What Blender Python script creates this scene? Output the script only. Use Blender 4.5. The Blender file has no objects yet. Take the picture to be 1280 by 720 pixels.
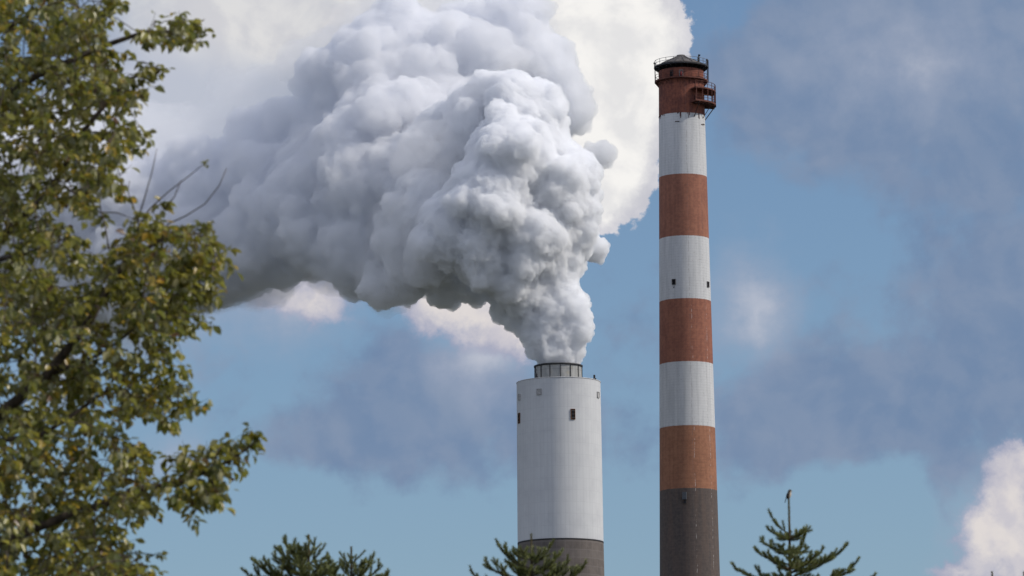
import bpy, bmesh, math, random
import numpy as np
from mathutils import Vector, Matrix, noise as mnoise

S = bpy.context.scene
COL = S.collection
R_ = math.radians

# ------------------------------------------------------------------ camera
FPX = 6090.0                      # focal length in photo pixels (1280 wide)
PITCH = R_(9.3); ROLL = 0.0115
CAM = Vector((0, 0, 1.65))
F = Vector((0, math.cos(PITCH), math.sin(PITCH)))
R0 = Vector((1, 0, 0)); U0 = R0.cross(F)
RX = R0 * math.cos(ROLL) - U0 * math.sin(ROLL)
UX = R0 * math.sin(ROLL) + U0 * math.cos(ROLL)
cd = bpy.data.cameras.new('camera'); cam = bpy.data.objects.new('camera', cd); COL.objects.link(cam)
m = Matrix((RX, UX, -F)).transposed().to_4x4(); m.translation = CAM
cam.matrix_world = m
cd.sensor_width = 36; cd.lens = FPX / 1280 * 36
cd.clip_start = 0.5; cd.clip_end = 60000
cd.dof.use_dof = True; cd.dof.focus_distance = 850; cd.dof.aperture_fstop = 8.5
S.camera = cam

def ray(px, py):
    return F + RX * ((px - 640) / FPX) + UX * ((360 - py) / FPX)
def at(px, py, Y):
    d = ray(px, py)
    return CAM + d * (Y / d.y)
def zat(px, py, Y):
    return at(px, py, Y).z

# ------------------------------------------------------------------ light
SUN_EL, SUN_AZ = R_(42), R_(100)          # azimuth clockwise from +Y (view direction)
SUN_STR, SKY_STR, EXPO = 2.8, 0.07, 0.0
sd = Vector((math.sin(SUN_AZ) * math.cos(SUN_EL), math.cos(SUN_AZ) * math.cos(SUN_EL), math.sin(SUN_EL)))
sl = bpy.data.lights.new('sun', 'SUN'); sl.energy = SUN_STR; sl.angle = R_(0.55); sl.color = (1, 0.93, 0.83)
so = bpy.data.objects.new('sun', sl); COL.objects.link(so)
so.rotation_euler = sd.to_track_quat('Z', 'Y').to_euler()
S.view_settings.view_transform = 'Standard'; S.view_settings.look = 'None'
S.view_settings.exposure = EXPO; S.view_settings.gamma = 1; S.view_settings.use_curve_mapping = False

# ------------------------------------------------------------------ node helper
class NT:
    def __init__(s, nt):
        s.nt = nt; s.n = nt.nodes; s.l = nt.links
    def new(s, t, **kw):
        n = s.n.new(t)
        for k, v in kw.items(): setattr(n, k, v)
        return n
    def put(s, sock, v):
        if isinstance(v, bpy.types.NodeSocket): s.l.new(v, sock)
        elif v is not None:
            try: sock.default_value = v
            except Exception:
                sock.default_value = (v[0], v[1], v[2], 1) if hasattr(v, '__len__') else (v, v, v, 1)
    def math(s, op, a, b=None, c=None, clamp=False):
        n = s.new('ShaderNodeMath', operation=op, use_clamp=clamp)
        s.put(n.inputs[0], a)
        if b is not None: s.put(n.inputs[1], b)
        if c is not None: s.put(n.inputs[2], c)
        return n.outputs[0]
    def vmath(s, op, a, b=None, out=0):
        n = s.new('ShaderNodeVectorMath', operation=op)
        s.put(n.inputs[0], a)
        if b is not None: s.put(n.inputs[1], b)
        return n.outputs[out]
    def smooth(s, x, lo, hi, a=0.0, b=1.0):
        n = s.new('ShaderNodeMapRange', interpolation_type='SMOOTHSTEP')
        s.put(n.inputs[0], x); s.put(n.inputs[1], lo); s.put(n.inputs[2], hi); s.put(n.inputs[3], a); s.put(n.inputs[4], b)
        return n.outputs[0]
    def mix(s, f, a, b, mode='MIX'):
        n = s.new('ShaderNodeMix', data_type='RGBA', blend_type=mode)
        s.put(n.inputs[0], f)
        for i, v in ((6, a), (7, b)):
            if isinstance(v, bpy.types.NodeSocket): s.l.new(v, n.inputs[i])
            else: n.inputs[i].default_value = (v[0], v[1], v[2], 1)
        return n.outputs[2]
    def noise(s, vec, scale, detail=4, rough=0.5, dims='3D', dist=0.0):
        n = s.new('ShaderNodeTexNoise', noise_dimensions=dims)
        s.put(n.inputs['Vector'], vec)
        n.inputs['Scale'].default_value = scale; n.inputs['Detail'].default_value = detail
        n.inputs['Roughness'].default_value = rough; n.inputs['Distortion'].default_value = dist
        return n.outputs[0]
    def comb(s, x, y, z=0.0):
        n = s.new('ShaderNodeCombineXYZ')
        s.put(n.inputs[0], x); s.put(n.inputs[1], y); s.put(n.inputs[2], z)
        return n.outputs[0]
    def sep(s, v):
        n = s.new('ShaderNodeSeparateXYZ'); s.put(n.inputs[0], v)
        return n.outputs

def lin(r, g, b):
    f = lambda c: (c / 255 / 12.92) if c / 255 <= .04045 else ((c / 255 + .055) / 1.055) ** 2.4
    return (f(r), f(g), f(b))

# ------------------------------------------------------------------ world: nishita sky with distant clouds by direction
W = bpy.data.worlds.new('World'); S.world = W; W.use_nodes = True
w = NT(W.node_tree); w.n.clear()
sky = w.new('ShaderNodeTexSky', sky_type='NISHITA')
sky.sun_disc = False; sky.sun_elevation = SUN_EL; sky.sun_rotation = SUN_AZ
sky.altitude = 200; sky.air_density = 1.0; sky.dust_density = 1.2; sky.ozone_density = 2.0
tc = w.new('ShaderNodeTexCoord'); D = tc.outputs['Generated']
dx, dy, dz = w.sep(D)
# compass bearing and height above the horizon, in units of ~0.94 degree
UNIT = FPX / 100
az = w.math('ARCTAN2', dx, dy)
el = w.math('ARCSINE', dz)
def azel(px, py):
    d = ray(px, py).normalized()
    return math.atan2(d.x, d.y) * UNIT, math.asin(d.z) * UNIT
P = w.comb(w.math('MULTIPLY', az, UNIT), w.math('MULTIPLY', el, UNIT), 0.0)
n1 = w.new('ShaderNodeTexNoise'); w.put(n1.inputs['Vector'], P); n1.inputs['Scale'].default_value = 0.9; n1.inputs['Detail'].default_value = 5
warpc = w.vmath('SUBTRACT', n1.outputs['Color'], (0.5, 0.5, 0.5))
Psoft = w.vmath('ADD', P, w.vmath('MULTIPLY', warpc, (1.0, 1.0, 0.0)))
n2 = w.new('ShaderNodeTexNoise'); w.put(n2.inputs['Vector'], P); n2.inputs['Scale'].default_value = 3.2; n2.inputs['Detail'].default_value = 6; n2.inputs['Roughness'].default_value = 0.62
warp2 = w.vmath('SUBTRACT', n2.outputs['Color'], (0.5, 0.5, 0.5))
Pcr = w.vmath('ADD', P, w.vmath('MULTIPLY', warp2, (0.55, 0.55, 0.0)))
fine = w.noise(P, 2.2, 8, 0.6)
big = w.noise(P, 0.55, 5, 0.55)

# billow light and shade put into the cloud colours, sun up and right
nA = w.noise(P, 1.0, 6, .52, dist=.25); nB = w.noise(w.vmath('ADD', P, (.16, .14, 0)), 1.0, 6, .52, dist=.25)
lit_side = w.smooth(w.math('SUBTRACT', nA, nB), -.10, .10)
def blobs(vec, lst):
    """sum of soft ellipses: (px, py, rx, ry, weight[, tilt deg]) placed by bearing and height"""
    acc = None
    for b in lst:
        px, py, rx, ry, wt = b[:5]; tilt = b[5] if len(b) > 5 else 0
        a, e = azel(px, py)
        mp = w.new('ShaderNodeMapping', vector_type='TEXTURE')
        w.put(mp.inputs['Vector'], vec)
        mp.inputs['Location'].default_value = (a, e, 0)
        mp.inputs['Rotation'].default_value = (0, 0, R_(tilt))
        mp.inputs['Scale'].default_value = (rx / 100 * 1.5, ry / 100 * 1.5, 1)
        g = w.new('ShaderNodeTexGradient', gradient_type='SPHERICAL')
        w.put(g.inputs[0], mp.outputs[0])
        s = w.math('MULTIPLY', w.math('SQRT', g.outputs[0]), g.outputs[0])
        acc = w.math('MULTIPLY_ADD', s, wt, 0.0) if acc is None else w.math('MULTIPLY_ADD', s, wt, acc)
    return acc

skyc = w.vmath('MULTIPLY', sky.outputs[0], (SKY_STR, SKY_STR, SKY_STR))
SKYMUL = (1.16, 1.29, 1.42)
skyc = w.vmath('MULTIPLY', skyc, SKYMUL)
# soft slate-lilac cloud veils
veil = blobs(Psoft, [
    (1120, 70, 300, 150, 1.7), (1250, 380, 190, 230, 1.5), (980, 120, 120, 90, .9),
    (500, 530, 190, 90, 1.6), (560, 460, 120, 60, .7), (400, 570, 120, 55, .8), (700, 560, 120, 90, .8),
    (1010, 500, 130, 85, 1.6), (1090, 550, 100, 60, 1.1), (940, 560, 80, 60, .6), (800, 420, 60, 120, .5),
    (260, 440, 60, 40, .5), (1180, 640, 50, 90, .9), (1000, 30, 60, 60, .5),
    (1000, 285, 115, 45, -1.0), (880, 20, 55, 60, -1.2), (700, 680, 520, 60, -1.1), (340, 630, 90, 80, -.9), (1090, 650, 130, 70, -.9), (330, 400, 70, 30, -.8), (790, 300, 40, 80, -.8), (1090, 330, 40, 60, -.4)])
veil = w.math('ADD', veil, w.math('MULTIPLY', w.math('SUBTRACT', big, 0.48), 1.5))
veil = w.math('ADD', veil, w.math('MULTIPLY', w.math('SUBTRACT', fine, 0.5), 0.8))
vf = w.smooth(veil, 0.10, 0.92, 0.0, 0.93)
veilcol = w.mix(w.math('MULTIPLY_ADD', lit_side, .45, w.smooth(w.noise(P, .8, 4, .5), .35, .75, 0, .55)), lin(113, 135, 167), lin(134, 149, 174))
c = w.mix(vf, skyc, veilcol)
# paler pinkish cloud
pale = blobs(Psoft, [
    (940, 390, 75, 115, 1.4), (600, 450, 100, 70, 1.6), (380, 400, 100, 50, 1.0), (215, 575, 80, 50, 1.0),
    (1230, 650, 75, 110, 1.0), (250, 120, 260, 200, 2.2), (60, 480, 60, 60, 1.0), (1130, 70, 270, 130, 1.0), (150, 320, 190, 170, 1.6)])
pale = w.math('ADD', pale, w.math('MULTIPLY', w.math('SUBTRACT', fine, 0.5), 0.8))
pf = w.smooth(pale, 0.12, 1.35, 0.0, 0.85)
c = w.mix(pf, c, w.mix(w.smooth(pale, .7, 1.7), lin(157, 167, 188), lin(197, 200, 211)))
# sunlit cumulus with crisp knobbly edges
cum = blobs(Pcr, [
    (690, 40, 150, 110, 3.0), (560, 30, 170, 90, 2.6), (720, 150, 110, 110, 2.6), (770, 100, 75, 100, 2.4), (765, 215, 52, 65, 2.2),
    (790, 30, 60, 70, 2.0), (620, 180, 140, 120, 2.6), (745, 255, 30, 30, 1.2),])
cum = w.math('ADD', cum, w.math('MULTIPLY', w.math('SUBTRACT', fine, 0.5), 1.0))
cf = w.smooth(cum, 0.42, 0.66)
cshade = w.smooth(w.math('ADD', cum, w.math('MULTIPLY', w.math('SUBTRACT', w.noise(P, 1.6, 5, .55), 0.5), 2.2)), 0.6, 2.0)
cumcol = w.mix(cshade, lin(213, 212, 218), lin(246, 244, 241))
cumcol = w.mix(lit_side, w.vmath('MULTIPLY', cumcol, (.84, .85, .88)), cumcol)
lowc = blobs(Pcr, [(605, 395, 85, 50, 2.0), (545, 378, 60, 34, 1.6), (392, 372, 74, 38, 1.7), (640, 425, 34, 40, 1.2), (335, 360, 40, 30, .8),
    (1262, 600, 42, 48, 2.0), (1242, 668, 58, 50, 1.9), (1290, 700, 70, 70, 1.8), (1195, 722, 36, 20, 1.7), (1275, 565, 26, 26, 1.0)])
lowc = w.math('ADD', lowc, w.math('MULTIPLY', w.math('SUBTRACT', fine, 0.5), 1.1))
c = w.mix(w.smooth(lowc, 0.30, 1.0, 0, .96), c, w.mix(w.smooth(lowc, .5, 1.9), w.mix(lit_side, lin(157, 162, 186), lin(175, 177, 196)), w.mix(lit_side, lin(203, 199, 206), lin(225, 218, 215))))
c = w.mix(cf, c, cumcol)
# high bright veil top left
tl = blobs(Psoft, [(400, 20, 240, 90, 2.0), (300, -60, 300, 120, 1.5)])
c = w.mix(w.smooth(tl, .2, 1.6, 0, .85), c, w.mix(lit_side, lin(212, 211, 214), lin(229, 227, 225)))
# broken cloud added over the sky out of view, as fill light for shaded sides
rest = w.smooth(dy, .55, .9, 1, 0)
gen = w.noise(w.comb(w.math('DIVIDE', dx, w.math('ADD', w.math('MAXIMUM', dz, 0), .25)), w.math('DIVIDE', dy, w.math('ADD', w.math('MAXIMUM', dz, 0), .25)), 0), 1.4, 6, .55)
gf = w.math('MULTIPLY', w.smooth(gen, .42, .55), rest)
gf = w.math('MULTIPLY', gf, w.smooth(dz, -.02, .08))
c = w.mix(gf, c, w.mix(w.smooth(gen, .45, .7), (.90, .92, 1.05), (.50, .53, .65)))
bgw = w.new('ShaderNodeBackground'); w.put(bgw.inputs[0], c); bgw.inputs[1].default_value = 1.0
ow = w.new('ShaderNodeOutputWorld'); w.l.new(bgw.outputs[0], ow.inputs[0])
W.cycles.sampling_method = 'MANUAL'; W.cycles.sample_map_resolution = 1024

cy = S.cycles
cy.use_denoising = True
cy.max_bounces = 36; cy.diffuse_bounces = 3; cy.glossy_bounces = 2; cy.transmission_bounces = 4
cy.transparent_max_bounces = 16; cy.volume_bounces = 32
cy.caustics_reflective = False; cy.caustics_refractive = False
cy.use_adaptive_sampling = True; cy.adaptive_threshold = 0.01

# ------------------------------------------------------------------ material helpers
def mat(name):
    m = bpy.data.materials.new(name); m.use_nodes = True
    t = NT(m.node_tree); t.n.clear()
    out = t.new('ShaderNodeOutputMaterial')
    return m, t, out
def principled(t, out, col, rough=.8, spec=.3, normal=None, metallic=0.0):
    p = t.new('ShaderNodeBsdfPrincipled')
    t.put(p.inputs['Base Color'], col if isinstance(col, bpy.types.NodeSocket) else (*col, 1))
    t.put(p.inputs['Roughness'], rough); t.put(p.inputs['Specular IOR Level'], spec); t.put(p.inputs['Metallic'], metallic)
    if normal is not None: t.put(p.inputs['Normal'], normal)
    t.l.new(p.outputs[0], out.inputs[0]); return p
def bump(t, h, strength, dist=.02):
    b = t.new('ShaderNodeBump'); b.inputs['Strength'].default_value = strength; b.inputs['Distance'].default_value = dist
    t.put(b.inputs['Height'], h); return b.outputs[0]
def simple(name, col, rough=.7, var=.25, scale=3, metallic=0.0, col2=None):
    m, t, out = mat(name)
    o = t.new('ShaderNodeTexCoord').outputs['Object']
    n = t.noise(o, scale, 5, .6)
    c2 = col2 or tuple(x * (1 - var) for x in col)
    c = t.mix(t.smooth(n, .35, .65), col, c2)
    principled(t, out, c, rough, .3, bump(t, n, .2, .02), metallic)
    return m

# ------------------------------------------------------------------ mesh helpers
def link(o, parent=None):
    COL.objects.link(o)
    if parent: o.parent = parent
    return o
def obj_from(name, verts, faces, material, parent=None, smooth=False):
    me = bpy.data.meshes.new(name)
    if isinstance(verts, np.ndarray):
        V = np.ascontiguousarray(verts, np.float32); Fc = np.ascontiguousarray(faces, np.int32)
        k = Fc.shape[1]
        me.vertices.add(len(V)); me.vertices.foreach_set('co', V.ravel())
        me.loops.add(Fc.size); me.loops.foreach_set('vertex_index', Fc.ravel())
        me.polygons.add(len(Fc)); me.polygons.foreach_set('loop_start', np.arange(0, Fc.size, k, dtype=np.int32))
        me.update(calc_edges=True)
    else:
        me.from_pydata([tuple(v) for v in verts], [], faces)
    if smooth:
        me.polygons.foreach_set('use_smooth', [True] * len(me.polygons))
    me.materials.append(material); me.update()
    return link(bpy.data.objects.new(name, me), parent)
def thing(name, label, cat, loc=(0, 0, 0), group=None):
    o = bpy.data.objects.new(name, None); COL.objects.link(o); o.location = loc
    o['label'] = label; o['category'] = cat
    if group: o['group'] = group
    return o

class MB:
    def __init__(s): s.v = []; s.f = []
    def add(s, v, f):
        n = len(s.v); s.v += [Vector(x) for x in v]; s.f += [tuple(i + n for i in q) for q in f]
    def box(s, c, sx, sy, sz, rz=0):
        c = Vector(c); M = Matrix.Rotation(rz, 3, 'Z')
        v = [c + M @ Vector((x * sx / 2, y * sy / 2, z * sz / 2)) for z in (-1, 1) for y in (-1, 1) for x in (-1, 1)]
        s.add(v, [(0, 2, 3, 1), (4, 5, 7, 6), (0, 1, 5, 4), (2, 6, 7, 3), (0, 4, 6, 2), (1, 3, 7, 5)])
    def tube(s, pts, rads, n=6, caps=True):
        pts = [Vector(p) for p in pts]
        if not hasattr(rads, '__len__'): rads = [rads] * len(pts)
        rings = []
        up = Vector((0, 0, 1))
        prev = None
        for i, p in enumerate(pts):
            d = (pts[min(i + 1, len(pts) - 1)] - pts[max(i - 1, 0)]).normalized()
            if prev is None:
                a = d.cross(up) if abs(d.z) < .95 else d.cross(Vector((1, 0, 0)))
            else: a = prev - d * prev.dot(d)
            a.normalize(); prev = a; b = d.cross(a)
            rings.append([p + (a * math.cos(t) + b * math.sin(t)) * rads[i] for t in [2 * math.pi * k / n for k in range(n)]])
        v = [q for r in rings for q in r]; f = []
        for i in range(len(pts) - 1):
            for k in range(n):
                k2 = (k + 1) % n
                f.append((i * n + k, i * n + k2, (i + 1) * n + k2, (i + 1) * n + k))
        if caps:
            f.append(tuple(range(n))[::-1]); f.append(tuple((len(pts) - 1) * n + k for k in range(n)))
        s.add(v, f)
    def lathe(s, prof, n=64, a0=0, a1=2 * math.pi, c=(0, 0)):
        full = abs(a1 - a0 - 2 * math.pi) < 1e-6
        m = n if full else n + 1
        v = []; f = []
        for (r, z) in prof:
            for k in range(m):
                t = a0 + (a1 - a0) * k / n
                v.append((c[0] + r * math.sin(t), c[1] - r * math.cos(t), z))   # t = 0 faces the camera (-Y), + is to the right
        for i in range(len(prof) - 1):
            for k in range(n):
                k2 = (k + 1) % m
                f.append((i * m + k, i * m + k2, (i + 1) * m + k2, (i + 1) * m + k))
        s.add(v, f)
        if not full:     # close the two ends of a partial ring whose profile is a closed loop
            s.f.append(tuple(len(s.v) - len(v) + i * m for i in range(len(prof) - 1)))
            s.f.append(tuple(len(s.v) - len(v) + i * m + m - 1 for i in range(len(prof) - 1))[::-1])
    def build(s, name, material, parent=None, smooth=False):
        return obj_from(name, s.v, s.f, material, parent, smooth)
def polar(r, deg, z):
    t = R_(deg); return Vector((r * math.sin(t), -r * math.cos(t), z))

# ------------------------------------------------------------------ ground
m, t, out = mat('meadow')
o = t.new('ShaderNodeTexCoord').outputs['Object']
c = t.mix(t.noise(o, .02, 6), (.06, .056, .05), (.085, .08, .07))
c = t.mix(t.smooth(t.noise(o, .5, 5), .4, .7), c, (.035, .055, .02))
principled(t, out, c, .95, .1)
g = MB(); N = 24
for r in (0, 60, 300, 1500, 8000, 40000):
    pass
g.lathe([(.01, 0), (60, 0), (300, 0), (1500, 0), (8000, 0), (40000, 0)], 64)
gr = g.build('ground', m); gr['kind'] = 'structure'

# ------------------------------------------------------------------ chimneys
DY = 900.0
PX = DY / F.y / FPX * 1.0     # metres per photo pixel there (approx)
def mpp(Y): return Y / F.y / FPX

def concrete_nodes(t, o, rad, nrib, ringh):
    """angle and height coordinates on the shaft, returns (angle*rad, z)"""
    x, y, z = t.sep(o)
    a = t.math('MULTIPLY', t.math('ARCTAN2', x, y), rad)
    return a, z

# --- white stack
Wc = at(700.5, 600, DY); WR = 52.5 * mpp(DY) * .995
WX = at(699.2, 560, DY).x
def WZ(py): return zat(699, py, DY - WR)          # height of something on the camera-facing side
ztop = WZ(471.5); zband = WZ(672.5)
stack = thing('smokestack', 'wide white smokestack with a bare brown base, steam pouring from its short grey flue', 'smokestack', (WX, DY, 0))
m, t, out = mat('white_stack_paint')
o = t.new('ShaderNodeTexCoord').outputs['Object']
a, z = concrete_nodes(t, o, WR, 0, 0)
def lines(t, v, period, width):
    fr = t.math('FRACT', t.math('DIVIDE', v, period))
    d = t.math('ABSOLUTE', t.math('SUBTRACT', fr, .5))
    return t.smooth(d, .5 - width / period, .5)          # 1 on a line
vl = lines(t, a, .72, .07); hl = lines(t, z, 2.2, .10)
grime = t.noise(t.comb(t.math('MULTIPLY', a, 1.3), t.math('MULTIPLY', z, .06), 0), 1.0, 6, .65)
patch = t.noise(o, .35, 5, .6)
c = t.mix(t.smooth(grime, .35, .7), (.61, .62, .63), (.57, .58, .59))
c = t.mix(t.smooth(patch, .42, .7, 0, .5), c, (.50, .51, .53))
pan = t.new('ShaderNodeTexWhiteNoise', noise_dimensions='2D')
t.put(pan.inputs['Vector'], t.comb(t.math('FLOOR', t.math('DIVIDE', a, .72)), t.math('FLOOR', t.math('DIVIDE', z, 2.2)), 0))
c = t.mix(t.math('MULTIPLY', pan.outputs[0], .14), c, (.5, .5, .52))
c = t.mix(t.math('MULTIPLY', t.math('MAXIMUM', vl, t.math('MULTIPLY', hl, .7)), .22), c, (.33, .34, .36))
principled(t, out, c, .75, .2, bump(t, t.math('MAXIMUM', vl, hl), .3, -.02))
M_wpaint = m
m, t, out = mat('bare_concrete_brown')
o = t.new('ShaderNodeTexCoord').outputs['Object']
a, z = concrete_nodes(t, o, WR, 0, 0)
hl = lines(t, z, 1.5, .12); vl = lines(t, a, 1.4, .07)
patch = t.noise(o, .5, 6, .65)
c = t.mix(t.smooth(patch, .35, .65), (.16, .138, .125), (.118, .103, .096))
rn = t.new('ShaderNodeTexWhiteNoise', noise_dimensions='1D')
t.put(rn.inputs['W'], t.math('FLOOR', t.math('DIVIDE', z, 1.5)))
c = t.mix(t.math('MULTIPLY', rn.outputs[0], .3), c, (.2, .18, .17))
c = t.mix(t.math('MULTIPLY', t.math('MAXIMUM', hl, vl), .3), c, (.26, .24, .23))
principled(t, out, c, .9, .15, bump(t, patch, .2, .05))
M_conc = m
b = MB(); b.lathe([(WR * 1.0, ztop), (WR * 1.02, zband)], 128); 
rim = MB(); 
b.lathe([(WR - .45, ztop), (WR, ztop)], 128); b.lathe([(WR - .45, ztop - 1.2), (WR - .45, ztop)], 128)
b.build('painted_shaft', M_wpaint, stack, True)
b = MB(); b.lathe([(WR * 1.02, zband), (WR * 1.16, 0)], 128); b.build('bare_base', M_conc, stack, True)
M_dark = simple('dark_steel', (.045, .045, .05), .6, .4, 2)
b = MB(); b.lathe([(WR - .1, ztop - .02), (WR + .06, ztop + .0), (WR + .06, ztop + .12), (WR - .1, ztop + .12), (WR - .1, ztop - .02)], 128)
b.build('rim_band', simple('rim_paint', (.62, .62, .63), .7, .2), stack, True)
b = MB(); b.lathe([(4.2, ztop - .5), (WR - .3, ztop - .8)], 96); b.build('roof_deck', simple('roof_grey', (.3, .3, .3)), stack, True)
b = MB(); b.lathe([(WR * 1.0205, zband - .25), (WR * 1.0235, zband - .25), (WR * 1.0235, zband + .02), (WR * 1.0205, zband + .02)], 128)
b.build('band_edge', M_dark, stack, True)
# flue collar
CR = 29.3 * mpp(DY); zc = zat(698, 455, DY - CR)
m, t, out = mat('flue_cladding')
o = t.new('ShaderNodeTexCoord').outputs['Object']
a, z = concrete_nodes(t, o, CR, 0, 0)
n = t.noise(t.comb(a, t.math('MULTIPLY', z, .4), 0), 1.2, 6, .6)
c = t.mix(t.smooth(n, .35, .65), (.40, .40, .385), (.29, .295, .29))
c = t.mix(t.smooth(t.noise(o, 1.1, 4), .55, .75, 0, .5), c, (.36, .33, .25))
hl = lines(t, t.math('ADD', z, .4), 1.5, .05)
c = t.mix(t.math('MULTIPLY', hl, .6), c, (.1, .1, .1))
principled(t, out, c, .8, .2, bump(t, n, .2, .03))
b = MB(); b.lathe([(CR, ztop - .8), (CR, zc)], 96); b.lathe([(CR, zc), (CR - .3, zc)], 96); b.lathe([(CR - .3, zc), (CR - .3, ztop - 6)], 96)
flue = b.build('flue', m, stack, True)
for k in range(14):
    an = 4.5 + k * 360 / 14
    b = MB(); b.box(polar(CR + .06, an, (ztop + zc) / 2 - .3), .11, .16, zc - ztop + .5, R_(an)); b.build('rib', M_dark, flue)
b = MB(); b.lathe([(CR - .35, zc - .02), (CR + .16, zc - .02), (CR + .2, zc + .28), (CR - .35, zc + .28), (CR - .35, zc - .02)], 96); b.build('top_ring', M_dark, flue, True)
# openings
M_rust = simple('rusty_frame', (.20, .085, .035), .85, .5, 4)
M_hatch = simple('faded_hatch', (.47, .46, .455), .8, .3, 3)
M_glass = simple('dark_opening', (.012, .012, .015), .95, .3)
M_slat = simple('louvre_grey', (.13, .12, .12), .7, .3)
def opening(parent, r, deg, z, wd, ht, frame_m, pane_m, slats=0, name='window'):
    b = MB(); fw = .08
    for sx in (-1, 1):
        p = polar(r, deg, z) + Vector((math.cos(R_(deg)), math.sin(R_(deg)), 0)) * sx * (wd / 2)
        b.box(p, fw, .3, ht + fw, R_(deg))
    for sz in (-1, 1):
        b.box(polar(r + .004, deg, z + sz * ht / 2), wd - fw, .3, fw, R_(deg))
    fr = b.build(name, frame_m, parent)
    b = MB(); b.box(polar(r + .01, deg, z), wd - fw, .12, ht - fw, R_(deg)); b.build('pane', pane_m, fr)
    if slats:
        for k in range(slats):
            b = MB(); b.box(polar(r + .09, deg, z - ht / 2 + ht * (k + .5) / slats), wd - fw * 1.4, .08, .07, R_(deg)); b.build('louvre', M_slat, fr)
    return fr
mp = mpp(DY)
for k in range(4):
    an = 18.6 + 90 * k
    if k == 3: an = -70
    opening(stack, WR + .05, an, WZ(517.5) if an > 0 else WZ(517.5), 5.2 * mp, 12.5 * mp, M_rust, M_glass, 3)
# rust runs below window
m, t, out = mat('rust_stain')
o = t.new('ShaderNodeTexCoord').outputs['Object']
n = t.noise(o, 2.5, 4)
c = t.mix(n, (.45, .36, .30), (.55, .48, .43)); principled(t, out, c, .9, .1)
for dxx, ln in ((-.36, .9), (.36, 1.3)):
    an = 18.6 + math.degrees(dxx / WR)
    b = MB(); b.box(polar(WR + .02, an, WZ(517.5) - 6.6 * mp - ln / 2), .07, .04, ln, R_(an)); b.build('rust_streak', m, stack)
for an, py, wd in ((-27.7, 488.5, 6.2), (-69, 491, 6.2), (68, 489.5, 6.2), (112, 489, 6.2), (160, 489, 6.2), (-120, 489, 6.2)):
    opening(stack, WR + .03, an, WZ(py), wd * mp, 7.0 * mp, M_hatch, M_hatch, 0, 'hatch')
for px_, yo in ((669.9, 0), (743.9, 0)):
    s_ = max(-1, min(1, (px_ - 698.2) / 52.5)); an = math.degrees(math.asin(s_))
    base = polar(WR - .2, an, ztop + .1)
    b = MB(); b.tube([base, base + Vector((0, 0, .35))], .22, 8); b.tube([base + Vector((0, 0, .33)), base + Vector((0, 0, .5)), base + Vector((0, 0, .8)), base + Vector((0, 0, .88))], [.13, .2, .2, .08], 10)
    b.box(base + Vector((.1, 0, .12)), .5, .4, .18)
    b.build('beacon', M_dark, stack)

# --- banded chimney
DY = 985.0; mp = mpp(DY)
cx_top = at(852.5, 100, DY).x
CX = cx_top - .15
chim = thing('chimney', 'tall slim chimney with red and white bands and a rusty railed gallery on top', 'chimney', (CX, DY, 0))
def RZ(py, r=4.3): return zat(855, py, DY - r)
z_b = [RZ(y) for y in (141, 217.5, 295, 373.5, 452.5, 532.5, 611)]
# radius by photo row
def crad(py): return (29.0 + (py - 141) * (37.3 - 29.0) / (720 - 141)) * mp
ztopb = RZ(80)
m, t, out = mat('banded_brick')
o = t.new('ShaderNodeTexCoord').outputs['Object']
x, y, z = t.sep(o)
a = t.math('MULTIPLY', t.math('ARCTAN2', x, y), 4.8)
rag = t.noise(t.comb(t.math('MULTIPLY', a, 2.2), 0, 0), 1.0, 3, .7)
cell = t.noise(t.comb(t.math('MULTIPLY', a, 1.0), t.math('MULTIPLY', z, .9), 0), 1.6, 7, .65)
streak = t.noise(t.comb(t.math('MULTIPLY', a, 1.4), t.math('MULTIPLY', z, .07), 0), 1.2, 5, .6)
zz = t.math('ADD', z, t.math('MULTIPLY', t.math('SUBTRACT', rag, .5), .22))
reds = [((.25, .090, .058), (.115, .046, .038)), ((.34, .150, .098), (.24, .104, .073)), ((.325, .136, .088), (.23, .094, .066)), ((.35, .165, .098), (.255, .118, .072))]
blot = t.math('ADD', t.math('MULTIPLY', cell, .45), t.math('ADD', t.math('MULTIPLY', streak, .3), t.math('MULTIPLY', t.noise(o, .35, 5, .6), .25)))
def redcol(i): return t.mix(t.smooth(blot, .40, .60), reds[i][0], reds[i][1])
wh = t.mix(t.smooth(streak, .4, .7), (.61, .615, .62), (.50, .51, .52))
wh = t.mix(t.smooth(cell, .35, .6, 0, .2), wh, (.42, .43, .45))
peel = t.noise(t.comb(a, t.math('MULTIPLY', z, 1.8), 0), 2.6, 5, .75)
wh = t.mix(t.smooth(peel, .60, .68, 0, .8), wh, (.2, .16, .15))
# horizontal dark course lines in the topmost white band
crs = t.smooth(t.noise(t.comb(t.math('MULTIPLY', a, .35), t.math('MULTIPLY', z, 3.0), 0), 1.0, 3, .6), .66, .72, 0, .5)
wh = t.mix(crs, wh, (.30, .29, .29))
base = t.mix(t.smooth(cell, .35, .65), (.115, .094, .085), (.082, .07, .067))
base = t.mix(t.smooth(streak, .35, .7, 0, .5), base, (.15, .105, .085))
cols = [redcol(0), wh, redcol(1), wh, redcol(2), wh, redcol(3), base]
c = cols[-1]
for i in range(6, -1, -1):
    c = t.mix(t.smooth(zz, z_b[i] - .08, z_b[i] + .08), c, cols[i])
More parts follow.
